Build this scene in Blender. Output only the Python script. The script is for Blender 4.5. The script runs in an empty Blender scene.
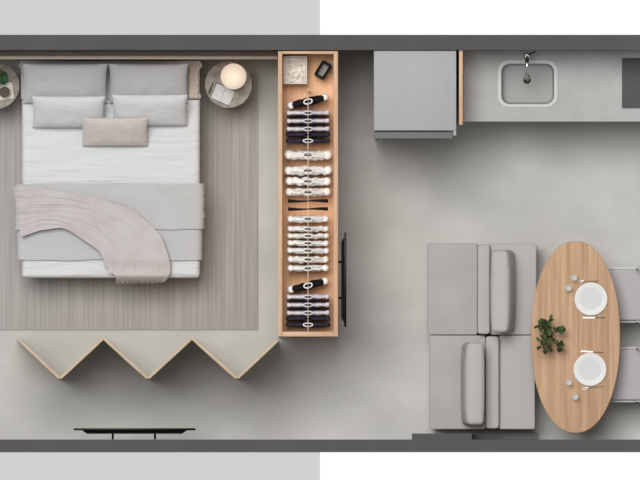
import bpy, bmesh, math, random
from mathutils import Vector, Matrix, noise
from mathutils.geometry import tessellate_polygon

S = bpy.context.scene
COL = S.collection
PI = math.pi
random.seed(7)
U = 110.0                                   # image pixels per metre; u, v below are pixel positions in the image
def X(u): return (u - 320.0) / U
def Y(v): return (240.0 - v) / U
def nz(x, y, z=0.0): return noise.noise(Vector((x, y, z)))

# ------------------------------------------------------------------ materials
def lin(c):
    c /= 255.0
    return c / 12.92 if c <= 0.04045 else ((c + 0.055) / 1.055) ** 2.4
def rgb(r, g, b, k=1.0): return (min(.95, lin(r) * k), min(.95, lin(g) * k), min(.95, lin(b) * k), 1)

def mat(name, col, rough=.7, metal=0.0, col2=None, scale=(8, 8, 8), detail=4, ramp=(.35, .65),
        bump=0.0, bscale=None, bdist=.01, spec=.3, trans=0.0, emit=None, estr=0.0, sheen=0.0):
    m = bpy.data.materials.new(name); m.use_nodes = True
    nt = m.node_tree; N = nt.nodes; Lk = nt.links
    b = N['Principled BSDF']
    b.inputs['Base Color'].default_value = col
    b.inputs['Roughness'].default_value = rough
    b.inputs['Metallic'].default_value = metal
    b.inputs['Specular IOR Level'].default_value = spec
    b.inputs['Transmission Weight'].default_value = trans
    if sheen: b.inputs['Sheen Weight'].default_value = sheen
    if emit:
        b.inputs['Emission Color'].default_value = emit
        b.inputs['Emission Strength'].default_value = estr
    def noisetex(sc, det):
        tc = N.new('ShaderNodeTexCoord'); mp = N.new('ShaderNodeMapping')
        mp.inputs['Scale'].default_value = sc
        t = N.new('ShaderNodeTexNoise'); t.inputs['Scale'].default_value = 1.0
        t.inputs['Detail'].default_value = det
        Lk.new(tc.outputs['Object'], mp.inputs['Vector']); Lk.new(mp.outputs['Vector'], t.inputs['Vector'])
        return t
    if col2:
        t = noisetex(scale, detail)
        r = N.new('ShaderNodeValToRGB')
        r.color_ramp.elements[0].position = ramp[0]; r.color_ramp.elements[0].color = col
        r.color_ramp.elements[1].position = ramp[1]; r.color_ramp.elements[1].color = col2
        Lk.new(t.outputs['Fac'], r.inputs['Fac']); Lk.new(r.outputs['Color'], b.inputs['Base Color'])
    if bump:
        t = noisetex(bscale or scale, detail)
        bp = N.new('ShaderNodeBump'); bp.inputs['Strength'].default_value = bump
        bp.inputs['Distance'].default_value = bdist
        Lk.new(t.outputs['Fac'], bp.inputs['Height']); Lk.new(bp.outputs['Normal'], b.inputs['Normal'])
    return m

K = .93
m_floor = mat('polished_concrete', rgb(186, 185, 181, K), .6, col2=rgb(204, 203, 199, K), scale=(1.3, 1.9, 1), detail=8, ramp=(.32, .68), spec=.05)
m_plaster = mat('grey_plaster', rgb(150, 149, 147), .9, bump=.05, bscale=(60, 60, 60))
m_cut = mat('dark_grey_wall_cap', rgb(88, 87, 87, .93), .95, spec=.05, col2=rgb(92, 91, 91, .93), scale=(3, 3, 3))
m_cut2 = mat('mid_grey_pier_cap', rgb(90, 91, 90, .9), .95, spec=.05)
m_sill = mat('dark_green_grey_sill', rgb(116, 118, 115), .8)
m_gwhite = mat('white_ground', (.93, .93, .93, 1), .95, spec=0)
m_ggrey = mat('light_grey_ground', rgb(208, 208, 208, .915), .95, spec=0)
m_rug = mat('woven_rug', rgb(160, 156, 153, 0.997), .95, col2=rgb(177, 173, 169, 0.997), scale=(48, .8, 6), detail=5, ramp=(.38, .66), bump=.25, bscale=(160, 8, 8), spec=.05)
m_wood = mat('light_oak', rgb(198, 160, 128, .98), .6, col2=rgb(214, 180, 149, .98), scale=(26, 2.2, 26), detail=5, ramp=(.36, .66))
m_woodx = mat('light_oak_crosswise', rgb(198, 160, 128, .98), .6, col2=rgb(214, 180, 149, .98), scale=(2.2, 26, 26), detail=5, ramp=(.36, .66))
m_woodin = mat('oak_interior', rgb(214, 164, 125, 1.32), .6, col2=rgb(224, 178, 140, 1.32), scale=(26, 2.2, 26), detail=5)
m_screen = mat('pale_birch', rgb(194, 174, 147, .9), .6, col2=rgb(204, 186, 161, .9), scale=(9, 9, 2), detail=4)
m_taupe = mat('taupe_panel', rgb(104, 92, 84, 1.2), .8, col2=rgb(112, 100, 91, 1.2), scale=(6, 6, 6))
m_taupel = mat('pale_panel_edge', rgb(190, 178, 166, 1.2), .7)
m_bedbase = mat('brown_bed_base', rgb(92, 80, 70), .8)
m_matt = mat('mattress_ticking', rgb(228, 228, 226), .9)
m_duvet = mat('white_duvet_cotton', rgb(214, 216, 217, .96), .95, bump=.8, bscale=(2.2, 20, 8), bdist=.022, spec=.05)
m_pillg = mat('cool_grey_cotton', rgb(206, 206, 209, 0.869), .95, bump=.3, bscale=(9, 14, 9), bdist=.012, spec=.05)
m_pillf = mat('pale_grey_cotton', rgb(214, 215, 217, 0.930), .95, bump=.3, bscale=(9, 14, 9), bdist=.012, spec=.05)
m_cush = mat('greige_linen', rgb(186, 179, 175, 1.115), .95, col2=rgb(192, 186, 182, 1.115), scale=(40, 40, 40), bump=.15, bscale=(120, 120, 120), bdist=.004, spec=.05)
m_sheetl = mat('lavender_grey_sheet', rgb(206, 204, 207, 0.850), .95, bump=.3, bscale=(30, 30, 10), spec=.05)
m_beige = mat('pinkish_beige_cloth', rgb(205, 190, 180, 0.900), .95, bump=.3, bscale=(30, 30, 10), spec=.05)
m_blank = mat('light_grey_blanket', rgb(198, 198, 198, 0.853), .95, col2=rgb(203, 203, 204, 0.853), scale=(3, 3, 3), bump=.2, bscale=(5, 14, 8), spec=.05)
m_blank2 = mat('light_grey_blanket_underlayer', rgb(203, 203, 205, 0.832), .95, bump=.2, bscale=(5, 14, 8), spec=.05)
m_throw = mat('blush_grey_knit', rgb(198, 189, 187, .9), .95, col2=rgb(203, 198, 197, .9), scale=(6, 6, 6), bump=.25, bscale=(90, 90, 90), bdist=.003, spec=.05)
m_stone = mat('grey_stone_top', rgb(124, 117, 109, 1.05), .5, col2=rgb(160, 153, 145, 1.05), scale=(16, 16, 16), detail=6)
m_brass = mat('dull_brass', rgb(150, 120, 80), .35, metal=.9)
m_black = mat('black_plastic', rgb(12, 12, 13), .6, spec=.08)
m_screenb = mat('black_glass', rgb(8, 8, 9), .3, spec=.15)
m_darkmet = mat('dark_metal', rgb(40, 38, 37), .4, metal=.6)
m_lamp = mat('glowing_opal_glass', rgb(170, 156, 140), .7, emit=(1.0, .86, .70, 1), estr=.58, spec=0)
m_paper = mat('paper', rgb(214, 216, 216), .9, col2=rgb(200, 203, 204), scale=(40, 60, 40))
m_paperw = mat('cream_paper', rgb(226, 220, 208), .9)
m_green = mat('leaf_green', rgb(78, 104, 58), .6, col2=rgb(112, 132, 84), scale=(40, 40, 40), spec=.2)
m_greend = mat('dark_leaf', rgb(58, 70, 42), .6, col2=rgb(92, 84, 56), scale=(60, 60, 60), spec=.2)
m_emer = mat('green_glazed', rgb(60, 120, 84), .5, col2=rgb(84, 138, 104), scale=(20, 20, 20))
m_coffee = mat('coffee', rgb(62, 42, 30), .25)
m_mug = mat('brown_stoneware', rgb(120, 92, 74), .5)
m_ceram = mat('white_ceramic', rgb(219, 219, 218), .35, spec=.12)
m_plate2 = mat('pale_grey_glaze', rgb(206, 206, 206), .4, spec=.1)
m_glass = mat('clear_glass', (.93, .94, .94, 1), .05, spec=.6)
m_glass.node_tree.nodes['Principled BSDF'].inputs['Alpha'].default_value = .32
m_steel = mat('brushed_steel', rgb(178, 178, 177), .38, metal=.85, col2=rgb(190, 190, 190), scale=(4, 120, 4))
m_rim = mat('steel_rim', rgb(188, 188, 187), .45, metal=.1)
m_basin = mat('satin_steel_basin', rgb(176, 176, 175, .85), .6, spec=.1)
m_chrome = mat('chrome', rgb(205, 205, 206), .15, metal=1.0)
m_cutl = mat('cutlery_steel', rgb(150, 146, 142), .3, metal=.8)
m_worktop = mat('grey_stone_worktop', rgb(184, 184, 183, .80), .5, col2=rgb(192, 192, 191, .80), scale=(5, 5, 5), detail=6, spec=.25)
m_cab = mat('grey_cabinet_front', rgb(140, 139, 136), .6)
m_hob = mat('dark_ceramic_glass', rgb(86, 88, 87, .95), .45, spec=.04)
m_hobz = mat('hob_ring', rgb(98, 100, 100), .45, spec=.04)
m_fridge = mat('silver_fridge_steel', rgb(180, 181, 180, .82), .6, metal=0, col2=rgb(183, 184, 183, .82), scale=(12, 1.2, 4))
m_fdoor = mat('grey_fridge_door', rgb(116, 117, 117), .7, spec=.1)
m_sofa = mat('warm_grey_upholstery', rgb(184, 179, 176, .84), .95, col2=rgb(190, 186, 183, .84), scale=(3, 3, 3), bump=.2, bscale=(180, 180, 180), bdist=.003, spec=.05)
m_sofal = mat('light_grey_upholstery', rgb(193, 189, 187, .86), .95, bump=.2, bscale=(180, 180, 180), bdist=.003, spec=.05)
m_table = mat('oak_planks', rgb(184, 148, 116, 0.848), .6, col2=rgb(214, 178, 145, 0.848), scale=(26, 1.0, 6), detail=6, ramp=(.34, .66), spec=.15)
m_chair = mat('lilac_grey_upholstery', rgb(184, 181, 182, 0.913), .95, bump=.2, bscale=(150, 150, 150), bdist=.003)
m_chairf = mat('pale_chair_frame', rgb(196, 198, 196), .5)
m_rail = mat('cream_rail', rgb(232, 212, 192), .6)
m_wcloth = mat('white_cotton', rgb(244, 242, 240), .95, col2=rgb(247, 246, 246), scale=(20, 20, 6), spec=.05)
m_ccloth = mat('cream_cotton', rgb(243, 238, 232), .95, spec=.05)
m_lcloth = mat('lavender_grey_wool', rgb(205, 200, 208, 1.1), .95, col2=rgb(222, 219, 225, 1.1), scale=(40, 40, 10), spec=.05)
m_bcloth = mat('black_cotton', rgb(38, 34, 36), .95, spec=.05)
m_ncloth = mat('navy_wool', rgb(62, 60, 74), .95, col2=rgb(44, 44, 56), scale=(30, 30, 10), spec=.05)
m_collar = mat('dark_collar_lining', rgb(52, 44, 42), .9)
m_box = mat('white_box_card', rgb(216, 208, 200), .9)
m_crump = mat('crumpled_grey_cloth', rgb(190, 181, 172, 1.2), .95, col2=rgb(232, 225, 217, 1.1), scale=(34, 34, 34), detail=3, bump=.6, bscale=(40, 40, 40))
m_leather = mat('black_leather', rgb(26, 21, 19), .6, spec=.15)
m_lining = mat('grey_lining', rgb(150, 146, 143), .9)
m_soil = mat('dark_soil', rgb(44, 36, 28), .95)

# ------------------------------------------------------------------ object helpers
WL = {}                                     # world base of every parent
def tag(o, label=None, cat=None, group=None, kind=None):
    if label: o['label'] = label
    if cat: o['category'] = cat
    if group: o['group'] = group
    if kind: o['kind'] = kind
    return o
def thing(name, label, cat, u, v, z=0.0, group=None):
    o = bpy.data.objects.new(name, None); COL.objects.link(o)
    o.empty_display_size = .1
    o.location = (X(u), Y(v), z); WL[o.name] = Vector(o.location)
    return tag(o, label, cat, group)
def obj(name, bm, m, parent=None, smooth=35):
    """link bm (world coordinates) as ONE mesh object"""
    if parent:
        off = WL[parent.name]
    else:
        xs = [v.co for v in bm.verts]
        lo = Vector([min(c[i] for c in xs) for i in range(3)]); hi = Vector([max(c[i] for c in xs) for i in range(3)])
        off = Vector(((lo.x + hi.x) / 2, (lo.y + hi.y) / 2, lo.z))
    bmesh.ops.translate(bm, vec=-off, verts=bm.verts)
    bmesh.ops.recalc_face_normals(bm, faces=bm.faces)
    a = math.radians(smooth)
    for f in bm.faces: f.smooth = True
    for e in bm.edges:
        if len(e.link_faces) == 2 and e.calc_face_angle(0) > a: e.smooth = False
    me = bpy.data.meshes.new(name); bm.to_mesh(me); bm.free()
    for k in (m if isinstance(m, (list, tuple)) else [m]): me.materials.append(k)
    o = bpy.data.objects.new(name, me); COL.objects.link(o)
    if parent:
        o.parent = parent
    else:
        o.location = off
    WL[o.name] = off.copy()
    return o
def struct(name, bm, m): return tag(obj(name, bm, m), kind='structure')
def dup(root, loc, rz=0.0, label=None, group=None):
    r = root.copy(); COL.objects.link(r); r.location = loc; r.rotation_euler = (0, 0, rz)
    if label: r['label'] = label
    if group: r['group'] = group
    for ch in list(root.children):
        c = ch.copy(); COL.objects.link(c); c.parent = r
        for g in list(ch.children):
            d = g.copy(); COL.objects.link(d); d.parent = c
    return r

# ------------------------------------------------------------------ shape helpers (metres, world)
def box(x0, x1, y0, y1, z0, z1, bev=0.0, seg=2, bm=None):
    t = bmesh.new()
    bmesh.ops.create_cube(t, size=1)
    for v in t.verts:
        v.co = Vector(((x0 + x1) / 2 + v.co.x * (x1 - x0), (y0 + y1) / 2 + v.co.y * (y1 - y0), (z0 + z1) / 2 + v.co.z * (z1 - z0)))
    if bev: bmesh.ops.bevel(t, geom=list(t.edges), offset=bev, segments=seg, profile=.5, affect='EDGES')
    if bm is None: return t
    return join(bm, t)
def join(bm, t):
    me = bpy.data.meshes.new('tmp'); t.to_mesh(me); t.free(); bm.from_mesh(me); bpy.data.meshes.remove(me)
    return bm
def pbox(u0, u1, v0, v1, z0, z1, bev=0.0, seg=2, bm=None):
    return box(X(u0), X(u1), Y(v1), Y(v0), z0, z1, bev, seg, bm)
def rrect(x0, x1, y0, y1, r, n=6):
    pts = []
    for cx, cy, a0 in ((x1 - r, y1 - r, 0), (x0 + r, y1 - r, 90), (x0 + r, y0 + r, 180), (x1 - r, y0 + r, 270)):
        for k in range(n + 1):
            a = math.radians(a0 + 90 * k / n); pts.append((cx + r * math.cos(a), cy + r * math.sin(a)))
    return pts
def oval(cx, cy, rx, ry, n=64, p=2.0):
    out = []
    for k in range(n):
        a = 2 * PI * k / n; c, s = math.cos(a), math.sin(a)
        out.append((cx + rx * math.copysign(abs(c) ** (2 / p), c), cy + ry * math.copysign(abs(s) ** (2 / p), s)))
    return out
def plate(outline, z0, z1, holes=(), bev=0.0, seg=2, bm=None):
    t = bmesh.new()
    loops = [outline] + list(holes)
    flat = [p for l in loops for p in l]
    tris = tessellate_polygon([[Vector((p[0], p[1], 0)) for p in l] for l in loops])
    top = [t.verts.new((p[0], p[1], z1)) for p in flat]; bot = [t.verts.new((p[0], p[1], z0)) for p in flat]
    if holes:
        for a, b, c in tris:
            t.faces.new((top[a], top[b], top[c])); t.faces.new((bot[c], bot[b], bot[a]))
    else:
        t.faces.new(top); t.faces.new(bot[::-1])
    i = 0; rim = []
    for l in loops:
        n = len(l)
        for k in range(n):
            a, b = i + k, i + (k + 1) % n
            t.faces.new((top[a], top[b], bot[b], bot[a]))
        i += n
    bmesh.ops.recalc_face_normals(t, faces=t.faces)
    if bev and not holes:
        es = [e for e in t.edges if abs(e.verts[0].co.z - e.verts[1].co.z) < 1e-6]
        bmesh.ops.bevel(t, geom=es, offset=bev, segments=seg, profile=.5, affect='EDGES')
    return t if bm is None else join(bm, t)
def lathe(cx, cy, prof, n=40, bm=None):
    t = bmesh.new(); rings = []
    for r, z in prof:
        rings.append([t.verts.new((cx, cy, z))] if r < 1e-6 else
                     [t.verts.new((cx + r * math.cos(2 * PI * k / n), cy + r * math.sin(2 * PI * k / n), z)) for k in range(n)])
    for a, b in zip(rings, rings[1:]):
        for k in range(n):
            j = (k + 1) % n
            if len(a) == 1 and len(b) == 1: break
            if len(a) == 1: t.faces.new((a[0], b[j], b[k]))
            elif len(b) == 1: t.faces.new((a[k], a[j], b[0]))
            else: t.faces.new((a[k], a[j], b[j], b[k]))
    return t if bm is None else join(bm, t)
def tube(pts, r, n=10, bm=None):
    t = bmesh.new(); pts = [Vector(p) for p in pts]; rings = []
    rs = r if isinstance(r, (list, tuple)) else [r] * len(pts)
    ref = Vector((0.31, 0.17, .93))
    for i, p in enumerate(pts):
        d = (pts[min(i + 1, len(pts) - 1)] - pts[max(i - 1, 0)]).normalized()
        if abs(d.dot(ref)) > .97: ref = Vector((1, .1, 0))
        a = d.cross(ref).normalized(); b = d.cross(a).normalized()
        rings.append([t.verts.new(p + rs[i] * (math.cos(2 * PI * k / n) * a + math.sin(2 * PI * k / n) * b)) for k in range(n)])
    for A, B in zip(rings, rings[1:]):
        for k in range(n): t.faces.new((A[k], A[(k + 1) % n], B[(k + 1) % n], B[k]))
    t.faces.new(rings[0]); t.faces.new(rings[-1][::-1])
    return t if bm is None else join(bm, t)
def sheet(fn, nu, nv, th):
    t = bmesh.new()
    g = [[t.verts.new(fn(i / nu, j / nv)) for j in range(nv + 1)] for i in range(nu + 1)]
    fs = [t.faces.new((g[i][j], g[i + 1][j], g[i + 1][j + 1], g[i][j + 1])) for i in range(nu) for j in range(nv)]
    bmesh.ops.recalc_face_normals(t, faces=t.faces)
    if sum(f.normal.z for f in t.faces) < 0: bmesh.ops.reverse_faces(t, faces=t.faces)
    t.normal_update()
    off = {v: v.co - v.normal * th for v in t.verts}
    low = [[t.verts.new(off[v]) for v in row] for row in g]
    for i in range(nu):
        for j in range(nv): t.faces.new((low[i][j], low[i][j + 1], low[i + 1][j + 1], low[i + 1][j]))
    ring = [(i, 0) for i in range(nu)] + [(nu, j) for j in range(nv)] + [(i, nv) for i in range(nu, 0, -1)] + [(0, j) for j in range(nv, 0, -1)]
    for (a, b), (c, d) in zip(ring, ring[1:] + ring[:1]): t.faces.new((g[a][b], g[c][d], low[c][d], low[a][b]))
    return t
def pillow(w, l, h, seed=0, pinch=.05, n=28, puff=3.0, lump=.006):
    """soft cushion lying flat around the origin"""
    t = bmesh.new(); top = {}; bot = {}
    for i in range(n + 1):
        for j in range(n + 1):
            a, b = -1 + 2 * i / n, -1 + 2 * j / n
            a2 = math.sin(a * PI / 2) * .35 + a * .65; b2 = math.sin(b * PI / 2) * .35 + b * .65
            x = w / 2 * a2 * (1 - pinch * (1 - abs(b2) ** 2)); y = l / 2 * b2 * (1 - pinch * (1 - abs(a2) ** 2))
            e = max(0, (1 - abs(a2) ** puff)) ** .5 * max(0, (1 - abs(b2) ** puff)) ** .5
            z = h / 2 * e
            k = lump * e * (nz(x * 9 + seed, y * 9, seed) * 1.2 + nz(x * 22, y * 22 + seed, 3) * .5)
            edge = i in (0, n) or j in (0, n)
            top[i, j] = t.verts.new((x, y, z + k if not edge else 0))
            bot[i, j] = top[i, j] if edge else t.verts.new((x, y, -z + k * .3))
    for i in range(n):
        for j in range(n):
            for d, rev in ((top, 0), (bot, 1)):
                q = [d[i, j], d[i + 1, j], d[i + 1, j + 1], d[i, j + 1]]
                try: t.faces.new(q[::-1] if rev else q)
                except ValueError: pass
    return t
def xf(bm, loc, rx=0, ry=0, rz=0):
    M = Matrix.Translation(loc) @ Matrix.Rotation(rz, 4, 'Z') @ Matrix.Rotation(ry, 4, 'Y') @ Matrix.Rotation(rx, 4, 'X')
    bmesh.ops.transform(bm, matrix=M, verts=bm.verts); return bm

# ================================================================== SETTING
H = 1.45                                      # height at which the plan cuts the walls
XA, XB = X(-110), X(760)
def wallbox(name, y0, y1, m):
    b = box(XA, XB, y0, y1, 0, H)
    for f in b.faces: f.material_index = 1 if f.normal.z > .5 else 0
    return struct(name, b, [m_plaster, m])
struct('floor', box(XA, XB, Y(452), Y(34.8), -.12, 0), m_floor)
wallbox('wall_north', Y(50), Y(34.8), m_cut)
wallbox('wall_south', Y(452), Y(439.5), m_cut)
pier = pbox(412, 472, 433.5, 439.5, 0, H - .01)
for f in pier.faces: f.material_index = 1 if f.normal.z > .5 else 0
struct('trim_1', pier, [m_plaster, m_cut2])
struct('baseboard_south', pbox(472.2, 537, 432.2, 439.5, 0, .16, .004), m_sill)
# the flat surround of the cut model, level with the wall tops
for n_, u0, u1, m in (('exterior_ground_grey', -110, 320, m_ggrey), ('exterior_ground_white', 320, 760, m_gwhite)):
    struct(n_, pbox(u0, u1, -160, 34.8, -.12, H - .01), m)
    struct(n_, pbox(u0, u1, 452, 640, -.12, H - .01), m)

# ================================================================== BEDROOM
hb = thing('headboard', 'long taupe headboard panel along the wall behind the bed', 'headboard', 130, 55)
obj('panel', pbox(-60, 277.5, 50.3, 56, 0, 1.02, .004), m_taupe, hb)
tag(obj('edge_strip', pbox(-60, 277.5, 56, 59.3, 0, 1.0, .006), m_taupel, hb), 'pale front edge strip')

rug = tag(obj('rug', pbox(-46, 258, 75, 330, .0005, .014, .004), m_rug), 'large brown-grey streaky rug under the bed', 'rug')

ZR = .0145
bed = thing('bed', 'wide double bed with white mattress between the two round nightstands', 'bed', 111, 170, ZR)
obj('frame', pbox(27, 195, 64, 272, .12, .27, .015), m_bedbase, bed)
for u, v in ((36, 74), (186, 74), (36, 262), (186, 262)):
    obj('leg', tube([(X(u), Y(v), ZR), (X(u), Y(v), .125)], [.022, .03], 14), m_bedbase, bed)
obj('mattress', plate(rrect(X(27), X(195), Y(270), Y(62), .12), .272, .485, bev=.03, seg=4), m_matt, bed)

def over(s, half, r):
    """arc-length s from the middle of a slab to plan offset and drop"""
    sg = 1 if s >= 0 else -1; s = abs(s); f = half - r
    if s <= f: return sg * s, 0.0
    a = (s - f) / r
    if a < PI / 2: return sg * (f + r * math.sin(a)), r * (1 - math.cos(a))
    return sg * half, r + (s - f - r * PI / 2)
cxB = X(111)
def duvet_fn(u, v):
    hx, r = 89 / U, .045
    x, dx = over((u * 2 - 1) * (hx + .17), hx, r)
    ln = (278 - 100) / U
    yy, dy = over(v * (ln + .16), ln, r)
    x0, y0 = cxB + x, Y(100) - yy
    d = math.sqrt(dx * dx + dy * dy)
    if dx > 0 and dy > 0:                       # ease the two foot corners round
        k = .022 * min(1, dx / r) * min(1, dy / r); x0 -= math.copysign(k, x); y0 += k; d = max(dx, dy)
    w = (.006 * nz(x * 2.2, yy * 15, 1) + .0045 * (1 - 2 * abs(nz(x * 2.5 + .6 * nz(x, yy * 3), yy * 22, 4)))) * max(0, 1 - d * 12)
    bulge = .007 * math.sin(x * 40 + yy * 20) * min(1, d * 5) * .4
    return Vector((x0 + math.copysign(bulge, x) * (dx > .05), y0, .527 + w - d))
tag(obj('duvet', sheet(duvet_fn, 110, 170, .016), m_duvet), 'white crinkled duvet spread over the bed', 'duvet')

def blanket_fn(v0, v1, hx, z, drop, amp, ruff, seed):
    def fn(u, v):
        r = .05
        s = (u * 2 - 1) * (hx + drop)
        x, dx = over(s, hx, r)
        yy = Y(v0 + (v1 - v0) * v)
        w = amp * (nz(x * 3 + seed, yy * 12, seed) + .5 * nz(x * 9, yy * 20, seed + 2)) * max(0, 1 - dx * 8)
        rf = ruff * (nz(seed, yy * 16, s > 0) + .5 * nz(3, yy * 45, seed)) * min(1, dx * 14)
        yy += .012 * nz(x * 4, v0, seed) * (1 if v < .5 else 1) * (abs(v - .5) * 2) ** 3
        return Vector((cxB - .012 + x + math.copysign(rf + .014 * min(1, dx * 14) , x), yy, z + w - dx))
    return fn
bl = thing('blanket', 'light grey blanket folded in layers across the foot of the bed', 'blanket', 110, 221, .55)
obj('lower_layer', sheet(blanket_fn(206, 260, 91.5 / U, .560, .10, .003, .006, 5), 90, 40, .014), m_blank2, bl)
obj('upper_layer', sheet(blanket_fn(183.5, 229, 93.5 / U, .582, .13, .004, .018, 9), 90, 40, .014), m_blank, bl)

# throw: swept along a curved spine, folds running along it
spine = [(17, 212, 25), (42, 209, 21), (68, 211, 18), (96, 221, 23), (121, 236, 28), (134, 252, 31), (140, 267, 30), (141, 281, 25)]
def cr(t):
    n = len(spine) - 1; f = min(t * n, n - 1e-6); i = int(f); f -= i
    P = [spine[max(0, min(n, i + k))] for k in (-1, 0, 1, 2)]
    return [.5 * (2 * P[1][c] + (P[2][c] - P[0][c]) * f + (2 * P[0][c] - 5 * P[1][c] + 4 * P[2][c] - P[3][c]) * f * f
                  + (3 * P[1][c] - P[0][c] - 3 * P[2][c] + P[3][c]) * f ** 3) for c in range(3)]
def throw_fn(u, v):
    a = cr(u); b = cr(min(1, u + .05)); c0 = cr(max(0, u - .05))
    d = Vector((b[0] - c0[0], b[1] - c0[1])).normalized(); n = Vector((-d.y, d.x))
    w = (v * 2 - 1)
    edge = 1 + .10 * nz(u * 7, w, 3)
    uu = a[0] + n.x * w * a[2] * edge; vv = a[1] + n.y * w * a[2] * edge
    q = w * (1 + .25 * math.sin(u * 5)) + .25 * nz(u * 4, w * 1.5, 4)
    rip = (.009 * nz(u * 2.5, q * 6, 7) + .008 * (1 - 2 * abs(nz(u * 2, q * 8, 2)))) * (1 - .45 * u) + .002 * nz(u * 16, w * 14, 2)
    dr = 0
    if uu < 22: dr = (22 - uu) ** 1.6 * .002
    z = .632 + rip - dr
    if vv > 260:                                  # off the blanket, then over the foot edge
        z -= .02 * min(1, (vv - 260) / 8)
    if vv > 275: z -= (vv - 275) ** 1.6 * .004
    return Vector((X(uu), Y(vv), z))
th = thing('throw', 'blush grey knitted throw trailing diagonally over the grey blanket', 'throw', 100, 225, .6)
obj('cloth', sheet(throw_fn, 140, 110, .008), m_throw, th)
fr = bmesh.new()
for k in range(26):
    p = throw_fn(1.0, (k + .5) / 26); q = throw_fn(.985, (k + .5) / 26); d = (p - q); d.z = 0; d.normalize()
    j = random.uniform(-.006, .006)
    tube([p + Vector((0, 0, -.004)), p + d * .015 + Vector((j, 0, -.012)), p + d * .024 + Vector((j, 0, -.04))], .0035, 5, fr)
obj('fringe', fr, m_throw, th)

# head sheet folded under the pillows, frilled at the ends
def headsheet(u, v):
    uu = 21.3 + (199.3 - 21.3) * u; vv = 61 + 38 * v
    e = max(0, abs(u - .5) * 2 - .93) / .07
    uu += math.copysign(e * (.9 * nz(vv * .4, u > .5) + 3.0 * math.exp(-((v - .11) / .08) ** 2) + (2.0 * math.exp(-((v - .93) / .06) ** 2) if u > .5 else 0)), u - .5)
    return Vector((X(uu), Y(vv), .519 + .004 * nz(u * 30, v * 8) - .03 * e * e * (1 + .8 * nz(vv * .3, 2))))
tag(obj('folded_sheet', sheet(headsheet, 140, 40, .012), m_sheetl), 'lavender grey folded sheet with frilled ends beneath the pillows', 'sheet')
bs = tag(obj('folded_bedspread', sheet(lambda u, v: Vector((X(189.3 + 8.5 * u + 1.2 * nz(v * 5, 1)), Y(66 + 32 * v), .545 + .006 * math.sin(u * 9 + v * 3))), 20, 40, .014), m_beige),
         'pinkish beige folded cloth tucked beside the pillows at the right edge of the bed', 'blanket')

def lean(name, label, u0, u1, v0, v1, h, ang, zb, m, seed, cat='pillow', group=None, pinch=.04):
    w = (u1 - u0) / U; ext = (v1 - v0) / U
    a = math.radians(ang)
    l = (ext - h * .35 * math.sin(a)) / math.cos(a)
    b = pillow(w, l, h, seed, pinch)
    xf(b, (0, 0, 0), rx=a)
    zmin = min(v.co.z for v in b.verts)
    xf(b, (X((u0 + u1) / 2), Y((v0 + v1) / 2), zb - zmin))
    return tag(obj(name, b, m, smooth=60), label, cat, group)
ZT = .541
lean('pillow', 'left pillow of the back row, grey, leaning on the headboard', 22.5, 107.5, 62.5, 105, .13, 34, ZT, m_pillg, 1, group='pillows at the head of the bed')
lean('pillow', 'right pillow of the back row, grey, leaning on the headboard', 109, 188, 62.5, 105, .13, 34, ZT, m_pillg, 5, group='pillows at the head of the bed')
lean('pillow', 'left pillow of the front row, pale grey, partly behind the small cushion', 32, 105, 95, 129, .12, 36, ZT + .012, m_pillf, 9, group='pillows at the head of the bed')
lean('pillow', 'right pillow of the front row, pale grey, partly behind the small cushion', 112, 187.5, 93.5, 127, .12, 36, ZT + .012, m_pillf, 13, group='pillows at the head of the bed')
lean('cushion', 'small greige lumbar cushion in front of the bed pillows', 82, 147.5, 117, 147, .09, 33, ZT + .014, m_cush, 17, 'cushion', pinch=.02)

# --- round nightstands
def nightstand(u, v, r, label):
    t = thing('nightstand', label, 'nightstand', u, v, 0 if v < 60 else ZR, 'round nightstands')
    x, y, R = X(u), Y(v), r / U
    obj('top', lathe(x, y, [(0, .44), (R - .006, .44), (R, .446), (R, .458), (R - .004, .462), (0, .462)], 56), m_stone, t)
    obj('column', lathe(x, y, [(0, .03), (.045, .03), (.035, .06), (.03, .3), (.04, .4395), (0, .4395)], 28), m_darkmet, t)
    obj('base', lathe(x, y, [(0, ZR), (.15, ZR), (.15, ZR + .012), (.04, .035), (0, .035)], 40), m_darkmet, t)
    return t
nightstand(228.5, 84.5, 23.5, 'round stone-topped nightstand carrying the lit lamp')
nightstand(-4, 85.5, 23.5, 'round nightstand at the left edge carrying a green pot and cup')
ZN = .4625
lp = thing('table_lamp', 'glowing round opal lamp on the nightstand right of the bed', 'lamp', 233.5, 76.5, ZN)
lx, ly = X(233.5), Y(76.5)
obj('base', lathe(lx, ly, [(0, ZN), (.05, ZN), (.05, ZN + .01), (.012, ZN + .02), (.012, ZN + .1), (0, ZN + .1)], 28), m_brass, lp)
pr = [(.118 * math.sin(PI * k / 20), ZN + .19 - .1 * math.cos(PI * k / 20)) for k in range(21)]
pr[0] = (0, pr[0][1]); pr[-1] = (0, pr[-1][1])
obj('lamp_shade', lathe(lx, ly, pr, 44), m_lamp, lp)
def book(u, v, w, l, z, rz, label, cover, dark=False):
    t = thing('open_book', label, 'book', u, v, z)
    a = math.radians(rz); c = Vector((X(u), Y(v), 0))
    def put(b): return xf(b, c, rz=a)
    obj('cover', put(box(-w / 2, w / 2, -l / 2, l / 2, z, z + .004)), cover, t)
    def pg(sg):
        def fn(q, s): return Vector((sg * (.001 + q * (w / 2 - .004)), (s - .5) * (l - .008), z + .018 - .007 * q * q + .004 * math.sin(q * PI)))
        return fn
    for sg in (-1, 1): obj('page_block', put(sheet(pg(sg), 10, 4, .010)), m_paper, t)
    return t
book(223, 94.5, .19, .15, ZN, -24, 'open white book lying on the nightstand beneath the lit lamp', m_black)
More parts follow.
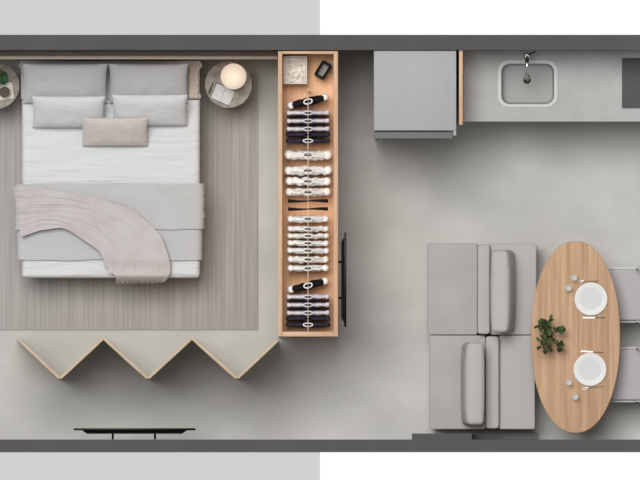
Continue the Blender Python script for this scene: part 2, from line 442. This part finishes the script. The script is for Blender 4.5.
pn = tag(obj('pen', tube([(X(208.6), Y(93.5), ZN + .006), (X(213), Y(83), ZN + .006)], .0045, 10), m_darkmet), 'dark slim pen left of the open book by the lamp', 'pen')
# left nightstand things
tr = tag(obj('tray', xf(plate(rrect(-.085, .085, -.075, .075, .012), ZN, ZN + .012, bev=.003), (X(4), Y(91.5), 0), rz=.15), m_paperw), 'cream square tray under the brown cup at the left edge', 'tray')
cp = thing('cup', 'brown round cup of coffee on the cream tray at the left edge', 'cup', 4.5, 92, ZN + .0125)
z = ZN + .0125
obj('body', lathe(X(4.5), Y(92), [(0, z), (.03, z), (.047, z + .03), (.05, z + .065), (.045, z + .065), (.042, z + .03), (.02, z + .01), (0, z + .01)], 30), m_mug, cp)
tag(obj('coffee', lathe(X(4.5), Y(92), [(0, z + .05), (.0425, z + .05)], 30), m_coffee, cp), 'dark coffee surface')
gp = thing('plant_pot', 'green leafy pot at the left edge behind the cream tray', 'plant', -1, 77, ZN)
obj('pot', lathe(X(-1), Y(77), [(0, ZN), (.04, ZN), (.055, ZN + .07), (.048, ZN + .07), (.04, ZN + .05), (0, ZN + .05)], 28), m_emer, gp)
def leafcluster(cx, cy, z0, z1, R, n, size, seed, m1, m2, parent, squash=(1, 1), bites=None):
    rnd = random.Random(seed)
    for which, mm in ((0, m1), (1, m2)):
        b = bmesh.new()
        for k in range(n):
            if k % 2 != which: continue
            a = rnd.uniform(0, 2 * PI); rr = R * math.sqrt(rnd.uniform(.02, 1))
            px, py = rr * math.cos(a) * squash[0], rr * math.sin(a) * squash[1]
            if bites: px, py = bites(rnd)
            pz = z0 + (z1 - z0) * rnd.uniform(.2, 1) * (1 - .5 * min(1, rr / R))
            s = size * rnd.uniform(.6, 1.1); da = a + rnd.uniform(-.8, .8); tilt = rnd.uniform(-.5, .5)
            t = bmesh.new(); rows = []
            for q in range(6):
                f = q / 5; wd = s * .42 * math.sin(PI * min(1, f * .92 + .05)) ** .8
                zz = -.35 * s * f * f
                rows.append([t.verts.new((s * f, -wd, zz + wd * .3)), t.verts.new((s * f, 0, zz)), t.verts.new((s * f, wd, zz + wd * .3))])
            for A, B in zip(rows, rows[1:]):
                for i in (0, 1): t.faces.new((A[i], A[i + 1], B[i + 1], B[i]))
            bmesh.ops.solidify(t, geom=list(t.faces), thickness=.0012)
            xf(t, (cx + px, cy + py, pz), rx=tilt, ry=rnd.uniform(-.5, .3), rz=da)
            join(b, t)
        obj('leaves', b, mm, parent)
leafcluster(X(-1), Y(77), ZN + .07, ZN + .14, .045, 26, .05, 3, m_emer, m_green, gp)

# ================================================================== FOLDING SCREEN
zig = [(17, 338), (60, 378.5), (103.5, 338), (148, 378.5), (192, 338), (237, 378.5), (278, 340)]
fs = thing('folding_screen', 'zigzag pale wooden folding screen between the bed area and the low passage', 'screen', 148, 358)
HS = 1.5
for i, ((u0, v0), (u1, v1)) in enumerate(zip(zig, zig[1:])):
    a = Vector((X(u0), Y(v0))); b = Vector((X(u1), Y(v1))); d = (b - a); L = d.length; d.normalize()
    t = box(0.004, L - .004, -.013, .013, .01, HS, .003)
    # framed panel: shallow inset field on both faces
    for sg in (-1, 1): box(.06, L - .06, sg * .0145 - .002, sg * .0145 + .002, .12, HS - .1, bm=t)
    xf(t, (a.x, a.y, 0), rz=math.atan2(d.y, d.x))
    obj('panel', t, m_screen, fs)
for (u, v) in zig[1:-1]:
    sg = 1 if v > 350 else -1
    for zz in (.2, .75, 1.3):
        obj('hinge', tube([(X(u), Y(v + sg * .2), zz), (X(u), Y(v + sg * .2), zz + .09)], .007, 10), m_brass, fs)

# ================================================================== WARDROBE
HW, HSH = 1.42, 1.0
wd = thing('wardrobe', 'open oak wardrobe full of hanging clothes beside the rug', 'wardrobe', 308, 194)
obj('side_panel', pbox(278, 282.3, 51, 336.5, 0, HW, .003), m_wood, wd)
obj('side_panel', pbox(333.6, 338, 51, 336.5, 0, HW, .003), m_wood, wd)
obj('end_panel', pbox(282.4, 333.5, 51, 54, 0, HW, .003), m_woodx, wd)
obj('end_panel', pbox(282.4, 333.5, 331.6, 336.5, 0, HW, .003), m_woodx, wd)
tag(obj('shelf', pbox(282.4, 333.5, 54.1, 331.5, HSH - .03, HSH, 0), m_woodin, wd), 'oak shelf seen between the clothes')
obj('hanging_rail', tube([(X(308), Y(92.1), 1.392), (X(308), Y(331), 1.392)],   .0032, 12), m_rail, wd)
obj('rail_bracket', pbox(306.5, 309.5, 90, 92, HSH, 1.40, .003), m_wood, wd)

def garment(name, label, v, w, t, m, seed, u=307.5, rz=0.0, group=None, trim=None, length=.30, lump=1.0, cat='shirt', sleeves=None):
    """one garment on its hanger, shoulders across the rail"""
    zt = 1.33
    g = thing(name, label, cat, u, v, HSH, group)
    u = 308; x0, y0 = X(u), Y(v); W = w / U / 2; T = t / U / 2
    prof = [(.90, 1.05, -length), (.92, 1.05, -length * .6), (.96, 1.0, -.26), (1.0, 1.0, -.14), (1.0, 1.0, -.085), (.985, .96, -.05), (.93, .80, -.022), (.80, .52, -.004), (.34, .46, .006), (.24, .52, .022), (.19, .40, .018), (.17, .30, -.02)]
    n = 72; b = bmesh.new(); rings = []
    for k, (fw, ft, z) in enumerate(prof):
        ring = []
        for i in range(n):
            a = 2 * PI * i / n; c, s = math.cos(a), math.sin(a)
            x = W * fw * math.copysign(abs(c) ** .8, c); y = T * ft * math.copysign(abs(s) ** .7, s)
            zz = z - .05 * (abs(x) / W) ** 1.5 * (0 if k < 4 else 1)
            base = .74 if lump > .5 else .92
            wob = (base + (1 - base) * min(1, abs(x) / W * 1.3) if 3 < k < 9 else .92) + lump * .24 * nz(x * 24 + seed, (z if k < 6 else -.05) * 5, seed * 1.7 + (s > 0)) * (1 if k < 8 else .2)
            zz += lump * (.018 * nz(x * 26 + seed * 3, y * 30, 5) + .016 * nz(x * 60, y * 70, seed)) * (1 if 3 < k < 9 else 0)
            ring.append(b.verts.new((x, y * wob + T * (.26 if lump > 1 else .16) * lump * nz(x * 22, seed, 3) * (1 if k < 9 else .3), zz)))
        rings.append(ring)
    for A, B in zip(rings, rings[1:]):
        for i in range(n): b.faces.new((A[i], A[(i + 1) % n], B[(i + 1) % n], B[i]))
    b.faces.new(rings[0]); b.faces.new(rings[-1][::-1])
    def put(q): return xf(q, (x0, y0, zt), rz=rz)
    obj('body', put(b), m, g, smooth=70)
    # collar band standing at the neck, and sleeves falling at both sides
    cb = bmesh.new(); cpts = []
    for i in range(25):
        a = PI * (-.5 + 2 * i / 24); cpts.append((W * .22 * math.cos(a), T * .60 * math.sin(a), .028 + .006 * math.sin(a)))
    tube(cpts, .0065, 7, cb)
    obj('collar', put(cb), trim or m, g, smooth=70)
    for sg in (-1, 1):
        sl = tube([(sg * W * .86, 0, -.05), (sg * W * .90, 0, -.062), (sg * W * .93, T * .1, -.10), (sg * W * .93, T * .1, -.16), (sg * W * .90, 0, -.28)], [T * .5, T * .8, T * .92, T * .8, T * .6], 14)
        obj('sleeve', put(sl), sleeves or m, g, smooth=70)
    hg = tube([(-W * .75, 0, -.085), (-W * .35, 0, -.042), (0, 0, .004), (W * .35, 0, -.042), (W * .75, 0, -.085)], .004, 8)
    tube([(0, 0, .008), (.004, 0, .030), (.0125, 0, .044), (.0135, 0, .062), (.008, 0, .073), (0, 0, .0765), (-.008, 0, .073), (-.013, 0, .062)], .0028, 8, hg)
    obj('hanger', put(hg), m_darkmet, g)
    return g
GA, GW, GL, GB = 'dark clothes at the upper end of the rail', 'white shirts on the wardrobe rail', 'white shirts on the wardrobe rail', 'dark clothes at the lower end of the rail'
def setof(v0, seed, where, grp, vs):
    garment('hanging_jumper', f'black jumper with white cuffs, hung askew, {where}', v0, 38, 8, m_bcloth, seed, 308, .24, grp, m_wcloth, cat='jumper', sleeves=m_wcloth)
    ords = ['first', 'second', 'third']
    for k, (v, kind) in enumerate(vs):
        i = sum(1 for q in vs[:k] if q[1] == kind)
        if kind == 'l': garment('hanging_cardigan', f'lavender grey cardigan, {ords[i]} below the askew jumper, {where}', v, 42, 5.7, m_lcloth, seed + k * 3, 307.5, .008 * (-1) ** k, grp, m_lcloth, lump=.5, cat='cardigan')
        if kind == 'b': garment('hanging_garment', f'thin black garment added as a dark line, {ords[i]} between the lavender cardigans, {where}', v, 43, 1.7, m_bcloth, seed + k * 3, 307.5, .008, grp, lump=.6, cat='shirt')  # thin black garments added to draw the dark gaps between cardigans
        if kind == 'n': garment('hanging_jacket', f'navy jacket, {ords[i]} below the lavender cardigans, {where}', v, 43, 5.5, m_ncloth, seed + k * 3, 307.5, 0, grp, m_lcloth if i == 1 else m_ncloth, lump=.35, cat='jacket')
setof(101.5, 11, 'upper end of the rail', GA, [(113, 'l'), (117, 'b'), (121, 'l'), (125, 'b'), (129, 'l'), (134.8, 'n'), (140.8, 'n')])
whites = [(155.2, 42, 10.5, 'white shirt hanging on its own just below the upper dark clothes'),
          (170.8, 43, 9.5, 'uppermost of the three white shirts above the two bare hangers'),
          (181.6, 41, 9, 'middle one of the three white shirts above the two bare hangers'),
          (192.3, 41, 9, 'lowest of the three white shirts above the two bare hangers'),
          (219, 38, 7.6, 'first white shirt below the two bare hangers, set a little apart'),
          (229, 39, 6.2, 'second white shirt below the two bare hangers'),
          (236, 40, 6, 'third white shirt below the two bare hangers'),
          (243.3, 39, 6.2, 'fourth white shirt below the two bare hangers, mid-rail'),
          (250.8, 40, 6.4, 'fifth white shirt below the two bare hangers'),
          (259.6, 38, 7.3, 'sixth white shirt below the two bare hangers'),
          (268.4, 38, 7.3, 'lowest white shirt, next to the lower black and white jumper')]
for k, (v, w, t, lb) in enumerate(whites):
    garment('hanging_garment', lb, v, w, t, m_wcloth if k % 3 else m_ccloth, 31 + k * 5, 307.2 if k > 3 else 307.6, random.uniform(-.015, .015), GW, m_ccloth, lump=1.3)
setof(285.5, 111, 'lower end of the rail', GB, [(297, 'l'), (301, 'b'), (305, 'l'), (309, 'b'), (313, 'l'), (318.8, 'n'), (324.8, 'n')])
for v, lb in ((201, 'upper of the two bare dark hangers in the wardrobe'), (209, 'lower of the two bare dark hangers in the wardrobe')):
    hgr = thing('clothes_hanger', lb, 'hanger', 308, v, 1.2, 'bare dark hangers')
    W = 19.5 / U
    q = bmesh.new()
    def hz(a): return 1.335 - .05 * abs(a) ** 1.5
    tube([(X(308) + W * a, Y(v) + .003 * math.sin(a * 3), hz(a)) for a in [k / 8 - 1 for k in range(17)]], [.006 + .011 * abs(k / 8 - 1) for k in range(17)], 10, q)
    obj('shoulder_bar', q, m_leather, hgr)
    obj('hook', tube([(X(308) + a, Y(v), 1.33 + b) for a, b in ((0, .005), (.004, .030), (.0125, .044), (.0135, .062), (.008, .073), (0, .0765), (-.008, .073), (-.013, .062))], .0028, 8), m_darkmet, hgr)

bx = thing('storage_box', 'white square box filled with crumpled cloth in the wardrobe corner', 'box', 295.3, 69.5, HSH)
bb = pbox(283.4, 307, 56, 84, HSH + .0005, HSH + .012)
for a in ((283.4, 285, 56, 84), (305.4, 307, 56, 84), (285, 305.4, 56, 57.4), (285, 305.4, 82.6, 84)): pbox(*a, HSH + .012, HSH + .2, bm=bb)
obj('box_shell', bb, m_box, bx)
def crump(u, v): return Vector((X(285.2 + 20 * u), Y(57.6 + 24.8 * v), HSH + .16 + .028 * (nz(u * 5, v * 6, 1) + .6 * nz(u * 11, v * 12, 5)) * min(1, 8 * min(u, 1 - u, v, 1 - v) + .2)))
tag(obj('crumpled_cloth', sheet(crump, 44, 50, .02), m_crump, bx), 'crumpled pale grey cloth')
hbg = thing('handbag', 'small black handbag set at an angle beside the white storage box', 'bag', 323, 70, HSH)
def hput(q): return xf(q, (X(323), Y(70), HSH), rz=math.radians(-32))
sh = plate(rrect(-.052, .052, -.082, .082, .02), .001, .17, holes=[rrect(-.03, .03, -.055, .055, .012)])
obj('body', hput(sh), m_leather, hbg)
tag(obj('lining', hput(plate(rrect(-.029, .029, -.054, .054, .012), .002, .13)), m_lining, hbg), 'grey lining inside')
for sg in (-1, 1):
    obj('handle', hput(tube([(sg * .041, .05 * math.cos(a), .165 + .06 * math.sin(a)) for a in [PI * k / 12 for k in range(13)]], .006, 8)), m_leather, hbg)

# ================================================================== TELEVISIONS
tv = thing('tv', 'wide black flat tv on two arms at the south wall, facing the bed', 'tv', 134.5, 431, .75)
obj('screen', pbox(73.5, 195.5, 428.2, 430.4, .85, 1.45, .004), m_screenb, tv)
obj('back_housing', plate([(X(82), Y(430.4)), (X(187), Y(430.4)), (X(182), Y(433.8)), (X(87), Y(433.8))], .92, 1.38), m_black, tv)
for u in (112.8, 155): obj('mount_arm', pbox(u - 1.1, u + 1.1, 433.8, 439.4, 1.0, 1.3, .003), m_black, tv)
tv2 = thing('tv', 'black flat tv on the back of the wardrobe, facing the sofa', 'tv', 342, 280, .75)
obj('screen', pbox(344.2, 346.4, 232.5, 327, .85, 1.42, .004), m_screenb, tv2)
obj('back_housing', plate([(X(344.2), Y(237)), (X(344.2), Y(322.5)), (X(341.2), Y(318)), (X(341.2), Y(242))], .92, 1.36), m_black, tv2)
for v in (262, 298): obj('mount_arm', pbox(338.05, 341.2, v - 1.1, v + 1.1, 1.0, 1.3, .003), m_black, tv2)

# ================================================================== KITCHEN
fg = thing('fridge', 'silver grey fridge against the wall left of the kitchen worktop', 'fridge', 415, 92)
HF = 1.42
obj('cabinet', pbox(373.8, 456.3, 50.5, 130.6, .03, HF, .008), m_fridge, fg)
for u in (380, 450):
    for v in (58, 124): obj('foot', tube([(X(u), Y(v), 0), (X(u), Y(v), .035)], .02, 12), m_black, fg)
dr = tag(obj('door', pbox(374, 453, 131.6, 138.8, .06, HF - .045, .01, 3), m_fdoor, fg), 'darker grey front door')
obj('handle', tube([(X(381), Y(138.8), .8), (X(381), Y(141), .83), (X(381), Y(141), 1.3), (X(381), Y(138.8), 1.33)], .008, 10), m_fridge, dr)
obj('hinge', pbox(453.2, 456.2, 130.7, 135.6, HF - .05, HF - .004, .003), m_fridge, fg)
tag(obj('tall_side_panel', pbox(459, 462.8, 50.2, 124.8, 0, HF, .003), m_wood), 'tall narrow oak panel standing between fridge and kitchen worktop', 'panel')

ZC = .90
UR = 705
wt = plate([(X(463.2), Y(121.5)), (X(UR), Y(121.5)), (X(UR), Y(50.3)), (X(463.2), Y(50.3))], ZC - .03, ZC,
           holes=[rrect(X(500), X(555.5), Y(105), Y(62.5), .085)])
tag(obj('worktop', wt, m_worktop), 'long pale grey kitchen worktop with a sink cut in', 'worktop')
n_units = [(463.4, 566, 'sink cabinet, grey front under the worktop beside the oak panel'), (566.4, 635.6, 'middle grey kitchen cabinet under the worktop'), (636, UR, 'grey kitchen cabinet under the dark hob')]
for u0, u1, lb in n_units:
    cb = thing('kitchen_cabinet', lb, 'cabinet', (u0 + u1) / 2, 86, 0, 'kitchen base cabinets')
    c = bmesh.new()
    for a in ((u0, u0 + 2), (u1 - 2, u1)): pbox(a[0], a[1], 51, 119.5, .1, ZC - .031, bm=c)
    pbox(u0 + 2, u1 - 2, 51, 53, .1, ZC - .031, bm=c); pbox(u0 + 2, u1 - 2, 53, 119.5, .1, .12, bm=c)
    obj('body', c, m_cab, cb)
    obj('plinth', pbox(u0, u1, 112, 113.5, 0, .1), m_cab, cb)
    d = obj('door', pbox(u0 + .3, u1 - .3, 119.6, 122.0, .11, ZC - .036, .002), m_cab, cb)
    obj('handle', pbox((u0 + u1) / 2 - 9, (u0 + u1) / 2 + 9, 122.0, 122.4, ZC - .09, ZC - .078, .002), m_steel, d)

# sink: rim ring, basin of stacked rounded outlines
sk = thing('sink', 'rounded stainless steel sink set into the grey worktop', 'sink', 527.5, 84, ZC - .2)
obj('rim', plate(rrect(X(498), X(557.3), Y(107), Y(60.2), .098, 8), ZC + .0005, ZC + .006, holes=[rrect(X(501.2), X(554.2), Y(104.2), Y(63.5), .078, 8)]), m_rim, sk)
ba = bmesh.new(); loops = []
for ins, z, r in ((0, ZC + .004, .078), (.4, ZC - .02, .076), (.8, ZC - .10, .075), (2.2, ZC - .125, .07), (6, ZC - .13, .05)):
    loops.append([ba.verts.new((p[0], p[1], z)) for p in rrect(X(501.2 + ins), X(554.2 - ins), Y(104.2 - ins), Y(63.5 + ins), r, 8)])
for A, B in zip(loops, loops[1:]):
    for k in range(len(A)): ba.faces.new((A[k], A[(k + 1) % len(A)], B[(k + 1) % len(A)], B[k]))
ba.faces.new(loops[-1])
bmesh.ops.recalc_face_normals(ba, faces=ba.faces)
bmesh.ops.solidify(ba, geom=list(ba.faces), thickness=-.0015)
obj('basin', ba, m_basin, sk)
obj('drain', lathe(X(527), Y(80), [(0, ZC - .1285), (.03, ZC - .1285), (.034, ZC - .1265), (.024, ZC - .125), (.02, ZC - .127), (0, ZC - .127)], 28), m_darkmet, sk)
fc = thing('faucet', 'slim chrome faucet with dark collar reaching over the sink', 'faucet', 527, 56, ZC)
obj('base', lathe(X(527), Y(56), [(0, ZC), (.026, ZC), (.026, ZC + .012), (.017, ZC + .02), (.015, ZC + .22), (0, ZC + .22)], 24), m_chrome, fc)
pts = [(X(527), Y(56 + 21 * (1 - math.cos(PI * k / 14)) / 2), ZC + .21 + .09 * math.sin(PI * k / 14)) for k in range(15)]
obj('spout', tube(pts, .0105, 12), m_chrome, fc)
tag(obj('nozzle', lathe(X(527), Y(77), [(0, ZC + .15), (.024, ZC + .15), (.03, ZC + .165), (.026, ZC + .2), (.0, ZC + .215)], 24), m_cutl, fc), 'darker grey nozzle')
tag(obj('collar', tube([(X(527), Y(58.2), ZC + .255), (X(527), Y(62.2), ZC + .288)], .017, 14), m_black, fc), 'black collar on the spout')
obj('lever', tube([(X(528.5), Y(55), ZC + .2), (X(533), Y(52.5), ZC + .215), (X(536), Y(51.6), ZC + .22)], [.008, .006, .005], 8), m_darkmet, fc)
hob = thing('hob', 'dark ceramic hob flush on the worktop at the right edge', 'hob', 650, 83, ZC)
obj('glass_top', plate(rrect(X(622), X(684), Y(108.3), Y(58), .008), ZC + .0005, ZC + .006, bev=.0015), m_hob, hob)
for u, v, r in ((639, 70, 9), (639, 95, 8), (667, 70, 8), (667, 95, 9)):
    obj('cooking_zone', lathe(X(u), Y(v), [(r / U - .002, ZC + .0062), (r / U, ZC + .0065), (r / U + .001, ZC + .0062)], 40), m_hobz, hob)

# ================================================================== SOFA
def sofa(label, v0, v1, u0, u1, b0, b1, c):
    t = thing('sofa', label, 'sofa', c, (v0 + v1) / 2, 0, 'modular sofa halves')
    obj('base', pbox(u0 + 1.5, u1 - 1.5, v0 + 1.2, v1 - .4, .08, .22, .012), m_sofa, t)
    for u in (u0 + 8, u1 - 8):
        for v in (v0 + 8, v1 - 8): obj('leg', tube([(X(u), Y(v), 0), (X(u), Y(v), .085)], .018, 12), m_black, t)
    def cus(ua, ub, m):
        return plate(rrect(X(ua), X(ub), Y(v1 - .2), Y(v0), .018, 5), .222, .42, bev=.012, seg=3)
    tag(obj('seat_cushion', cus(u0, b0 - .08, m_sofa), m_sofa, t), 'flat wide seat on the left')
    tag(obj('seat_cushion', cus(b1 + .08, u1, m_sofal), m_sofal, t), 'lighter seat facing the table')
    obj('backrest', plate(rrect(X(b0), X(b1), Y(v1 - .8), Y(v0 + .8), .03, 5), .222, .50, bev=.02, seg=4), m_sofal, t)
    return t
sofa('upper half of the warm grey sofa, nearer the kitchen', 243.5, 335, 427.5, 536.5, 477.5, 490, 482)
sofa('lower half of the warm grey sofa, nearer the dark wall pier', 335.4, 429.5, 429.5, 535, 485.5, 499, 482)
def bolster(label, u0, u1, v0, v1, tilt, seed):
    w, l, h = .15, (v1 - v0) / U, .34                        # thickness, length, height
    b = box(-w / 2, w / 2, -l / 2, l / 2, 0, h, .04, 5)
    bmesh.ops.subdivide_edges(b, edges=[e for e in b.edges if e.calc_length() > .08], cuts=7, use_grid_fill=True)
    for q in b.verts:                                        # stuffed: fuller in the middle
        fy, fz = 1 - (2 * q.co.y / l) ** 4, 1 - (2 * q.co.z / h - 1) ** 4
        q.co.x += math.copysign(.022, q.co.x) * max(0, fy) * max(0, fz) * min(1, abs(q.co.x) * 30) + .004 * nz(q.co.y * 9, q.co.z * 9, seed)
        q.co.z += .008 * nz(q.co.y * 7, q.co.x * 9, seed) * (q.co.z > h * .7)
    xf(b, (0, 0, 0), ry=tilt)
    zmin = min(q.co.z for q in b.verts)
    cx = (min(q.co.x for q in b.verts) + max(q.co.x for q in b.verts)) / 2
    xf(b, (X((u0 + u1) / 2) - cx, Y((v0 + v1) / 2), .4205 - zmin))
    return tag(obj('sofa_cushion', b, m_sofal, smooth=60), label, 'cushion', 'sofa back cushions')
bolster('long grey cushion on the upper sofa half, leaning right of its backrest', 490.2, 515.5, 250, 332.5, math.radians(-12), 3)
bolster('long grey cushion on the lower sofa half, leaning left of its backrest', 460, 485.3, 342.5, 425, math.radians(9), 8)

# ================================================================== DINING
ZD = .74
tb = thing('dining_table', 'oval oak dining table laid for two beside the sofa', 'table', 575.5, 337)
obj('tabletop', plate(oval(X(575.5), Y(337), 44.6 / U, 96 / U, 96, 2.12), ZD - .03, ZD, bev=.007, seg=3), m_table, tb)
for su, sv in ((-1, -1), (1, -1), (-1, 1), (1, 1)):
    obj('leg', tube([(X(575.5 + su * 9), Y(337 + sv * 52), ZD - .03), (X(575.5 + su * 14), Y(337 + sv * 62), 0)], [.028, .018], 16), m_table, tb)
obj('apron', plate(oval(X(575.5), Y(337), 20 / U, 62 / U, 64), ZD - .075, ZD - .0305, holes=[oval(X(575.5), Y(337), 17 / U, 59 / U, 64)]), m_table, tb)

z = ZD + .0005
def mkplate(u, v, label):
    t = thing('plate', label, 'plate', u, v, z, 'dinner plates')
    R = 16.4 / U
    obj('dish', lathe(X(u), Y(v), [(0, z), (R * .55, z), (R * .7, z + .006), (R * .98, z + .016), (R, z + .0185), (R * .97, z + .0195), (R * .72, z + .011), (R * .62, z + .008), (0, z + .008)], 60), m_ceram, t)
    obj('inner_disc', lathe(X(u), Y(v), [(0, z + .0085), (R * .62, z + .0085), (R * .66, z + .0105), (R * .6, z + .0098), (0, z + .0095)], 48), m_plate2, t)
    return t
p1 = mkplate(591, 299, 'white round plate nearer the kitchen on the oak table')
dup(p1, (X(590), Y(369.5), z), -.5, 'white round plate nearer the south wall on the oak table')
def fork(u, v, label):
    t = thing('fork', label, 'fork', u, v, z, 'forks')
    b = bmesh.new(); x, y = X(u), Y(v)
    tube([(x + .09, y, z + .003), (x + .04, y, z + .004), (x - .035, y, z + .003)], [.005, .003, .0028], 8, b)
    obj('handle', b, m_cutl, t)
    b = box(x - .055, x - .034, y - .010, y + .010, z + .001, z + .004, .001)
    for k in range(4): tube([(x - .054, y - .0085 + k * .0057, z + .003), (x - .095, y - .0085 + k * .0057, z + .004)], .0016, 6, b)
    obj('head', b, m_cutl, t)
    return t
def knife(u, v, label):
    t = thing('knife', label, 'knife', u, v, z, 'knives')
    x, y = X(u), Y(v)
    obj('handle', tube([(x + .1, y, z + .004), (x + .01, y, z + .004)], [.006, .0045], 8), m_cutl, t)
    obj('blade', plate([(x + .01, y - .006), (x + .01, y + .006), (x - .085, y + .007), (x - .105, y + .002), (x - .1, y - .006)], z + .0005, z + .003), m_steel, t)
    return t
f1 = fork(588, 281.3, 'fork above the plate nearer the kitchen')
dup(f1, (X(592.5), Y(387.6), z), 0.12, 'fork below the plate nearer the south wall')
k1 = knife(594, 317.7, 'knife below the plate nearer the kitchen')
dup(k1, (X(592), Y(351.8), z), -.07, 'knife above the plate nearer the south wall')
def glass(u, v, r, h, label):
    t = thing('drinking_glass', label, 'glass', u, v, z, 'glasses on the oak table')
    R = r / U
    obj('bowl', lathe(X(u), Y(v), [(0, z), (R * .8, z), (R, z + h), (R - .002, z + h), (R * .8 - .002, z + .006), (0, z + .006)], 28), m_glass, t)
    obj('water', lathe(X(u), Y(v), [(0, z + .007), (R * .8 - .003, z + .007), (R * .9 - .003, z + h * .55), (0, z + h * .55)], 28), m_glass, t)
    return t
g1 = glass(574.2, 277.5, 3.4, .10, 'glass standing farthest up, beyond the fork of the plate nearer the kitchen')
dup(g1, (X(568.4), Y(287.8), z), 0, 'glass left of the plate nearer the kitchen')
dup(g1, (X(568.8), Y(382.2), z), 0, 'glass left of the plate nearer the south wall')
dup(g1, (X(575.4), Y(396.6), z), 0, 'glass standing closest to the lower tip of the oak table')
pl = thing('potted_plant', 'small leafy green plant at the left side of the oval table', 'plant', 548, 334, z)
x, y = X(548), Y(334)
obj('pot', lathe(x, y, [(0, z), (.035, z), (.045, z + .07), (.04, z + .07), (.034, z + .055), (0, z + .055)], 28), m_mug, pl)
st = bmesh.new(); rnd = random.Random(5)
spots = [(541, 323, 5), (548, 323, 6), (545, 327, 5), (550, 329, 4), (547, 335, 4), (543, 342, 5), (550, 341, 6), (552, 347, 5), (548, 350, 5), (560, 329, 2.5), (562, 331, 2), (561, 347, 2)]
for u, v, r in spots:
    tube([(x + rnd.uniform(-.01, .01), y + rnd.uniform(-.01, .01), z + .05), ((x + X(u)) / 2, (y + Y(v)) / 2, z + .15), (X(u), Y(v), z + .19)], .0025, 6, st)
obj('stem', st, m_greend, pl)
def bites(rn):
    u, v, r = rn.choice(spots); a = rn.uniform(0, 2 * PI); q = r * math.sqrt(rn.random()) / U
    return (X(u) - x + q * math.cos(a) - .012, Y(v) - y + q * math.sin(a))
leafcluster(x, y, z + .13, z + .23, .1, 110, .045, 9, m_green, m_greend, pl, bites=bites)

# --- chairs on the right of the table, facing it
def chair(v, label):
    t = thing('dining_chair', label, 'chair', 633, v, 0, 'dining chairs')
    u0, u1, h = 607.5, 657, 27.5
    obj('seat', plate(rrect(X(u0), X(u1), Y(v + h - 2), Y(v - h + 2), .03, 5), .385, .47, bev=.018, seg=4), m_chair, t)
    obj('base', pbox(u0 + 2, u1 - 1, v - h + 3.4, v + h - 3.4, .06, .347, .01), m_chair, t)  # upholstered block added to darken the floor between the chairs
    fr = bmesh.new()
    for sg in (-1, 1): pbox(u0 + 1, u1 + 3, v + sg * (h - .8) - 1.0, v + sg * (h - .8) + 1.0, .36, .43, .004, bm=fr)
    for uu in (u0 + 4, u1 - 4): pbox(uu, uu + 3, v - h + 1.8, v + h - 1.8, .35, .385, .003, bm=fr)
    obj('seat_frame', fr, m_chairf, t)
    for uu in (u0 + 4, u1 + 1):
        for sg in (-1, 1): obj('leg', tube([(X(uu), Y(v + sg * (h - 2.2)), .36), (X(uu), Y(v + sg * (h - 1)), 0)], [.017, .012], 12), m_chairf, t)
    obj('backrest', plate(rrect(X(u1 + .6), X(u1 + 7), Y(v + h - 2), Y(v - h + 2), .02, 4), .40, .84, bev=.015, seg=3), m_chair, t)
    for sg in (-1, 1):
        obj('armrest', tube([(X(637), Y(v + sg * (h - .8)), .43), (X(637), Y(v + sg * (h - .8)), .60), (X(640), Y(v + sg * (h - .8)), .625), (X(u1 + 2), Y(v + sg * (h - 1.6)), .63)], .011, 10), m_chairf, t)
    return t
c1 = chair(295, 'lilac grey dining chair nearer the kitchen, tucked under the table')
dup(c1, (X(633), Y(374.6), 0), 0, 'lilac grey dining chair nearer the south wall, tucked under the table')

# ================================================================== LIGHT, CAMERA
w = bpy.data.worlds.new('sky'); S.world = w; w.use_nodes = True
bg = w.node_tree.nodes['Background']; bg.inputs['Color'].default_value = (1.0, 1.0, .995, 1); bg.inputs['Strength'].default_value = .36
sl = bpy.data.lights.new('sun', 'SUN'); sl.energy = 2.5; sl.angle = math.radians(30); sl.color = (1, .99, .97)
so = bpy.data.objects.new('sun', sl); COL.objects.link(so)
so.location = (-2, 3, 6)
so.rotation_euler = Vector((.17, -.275, -1)).to_track_quat('-Z', 'Y').to_euler()
pl_ = bpy.data.lights.new('lamp_bulb', 'POINT'); pl_.energy = .4; pl_.color = (1, .72, .42); pl_.shadow_soft_size = .1
po = bpy.data.objects.new('lamp_bulb', pl_); COL.objects.link(po); po.location = (lx, ly, ZN + .36)

cam = bpy.data.cameras.new('camera'); cam.type = 'ORTHO'; cam.ortho_scale = 640 / U
co = bpy.data.objects.new('camera', cam); COL.objects.link(co); co.location = (0, 0, 8); co.rotation_euler = (0, 0, 0)
cam.clip_end = 50
S.camera = co
S.view_settings.view_transform = 'Standard'; S.view_settings.look = 'None'
S.view_settings.gamma = 1; S.view_settings.use_curve_mapping = False; S.view_settings.exposure = 0.0
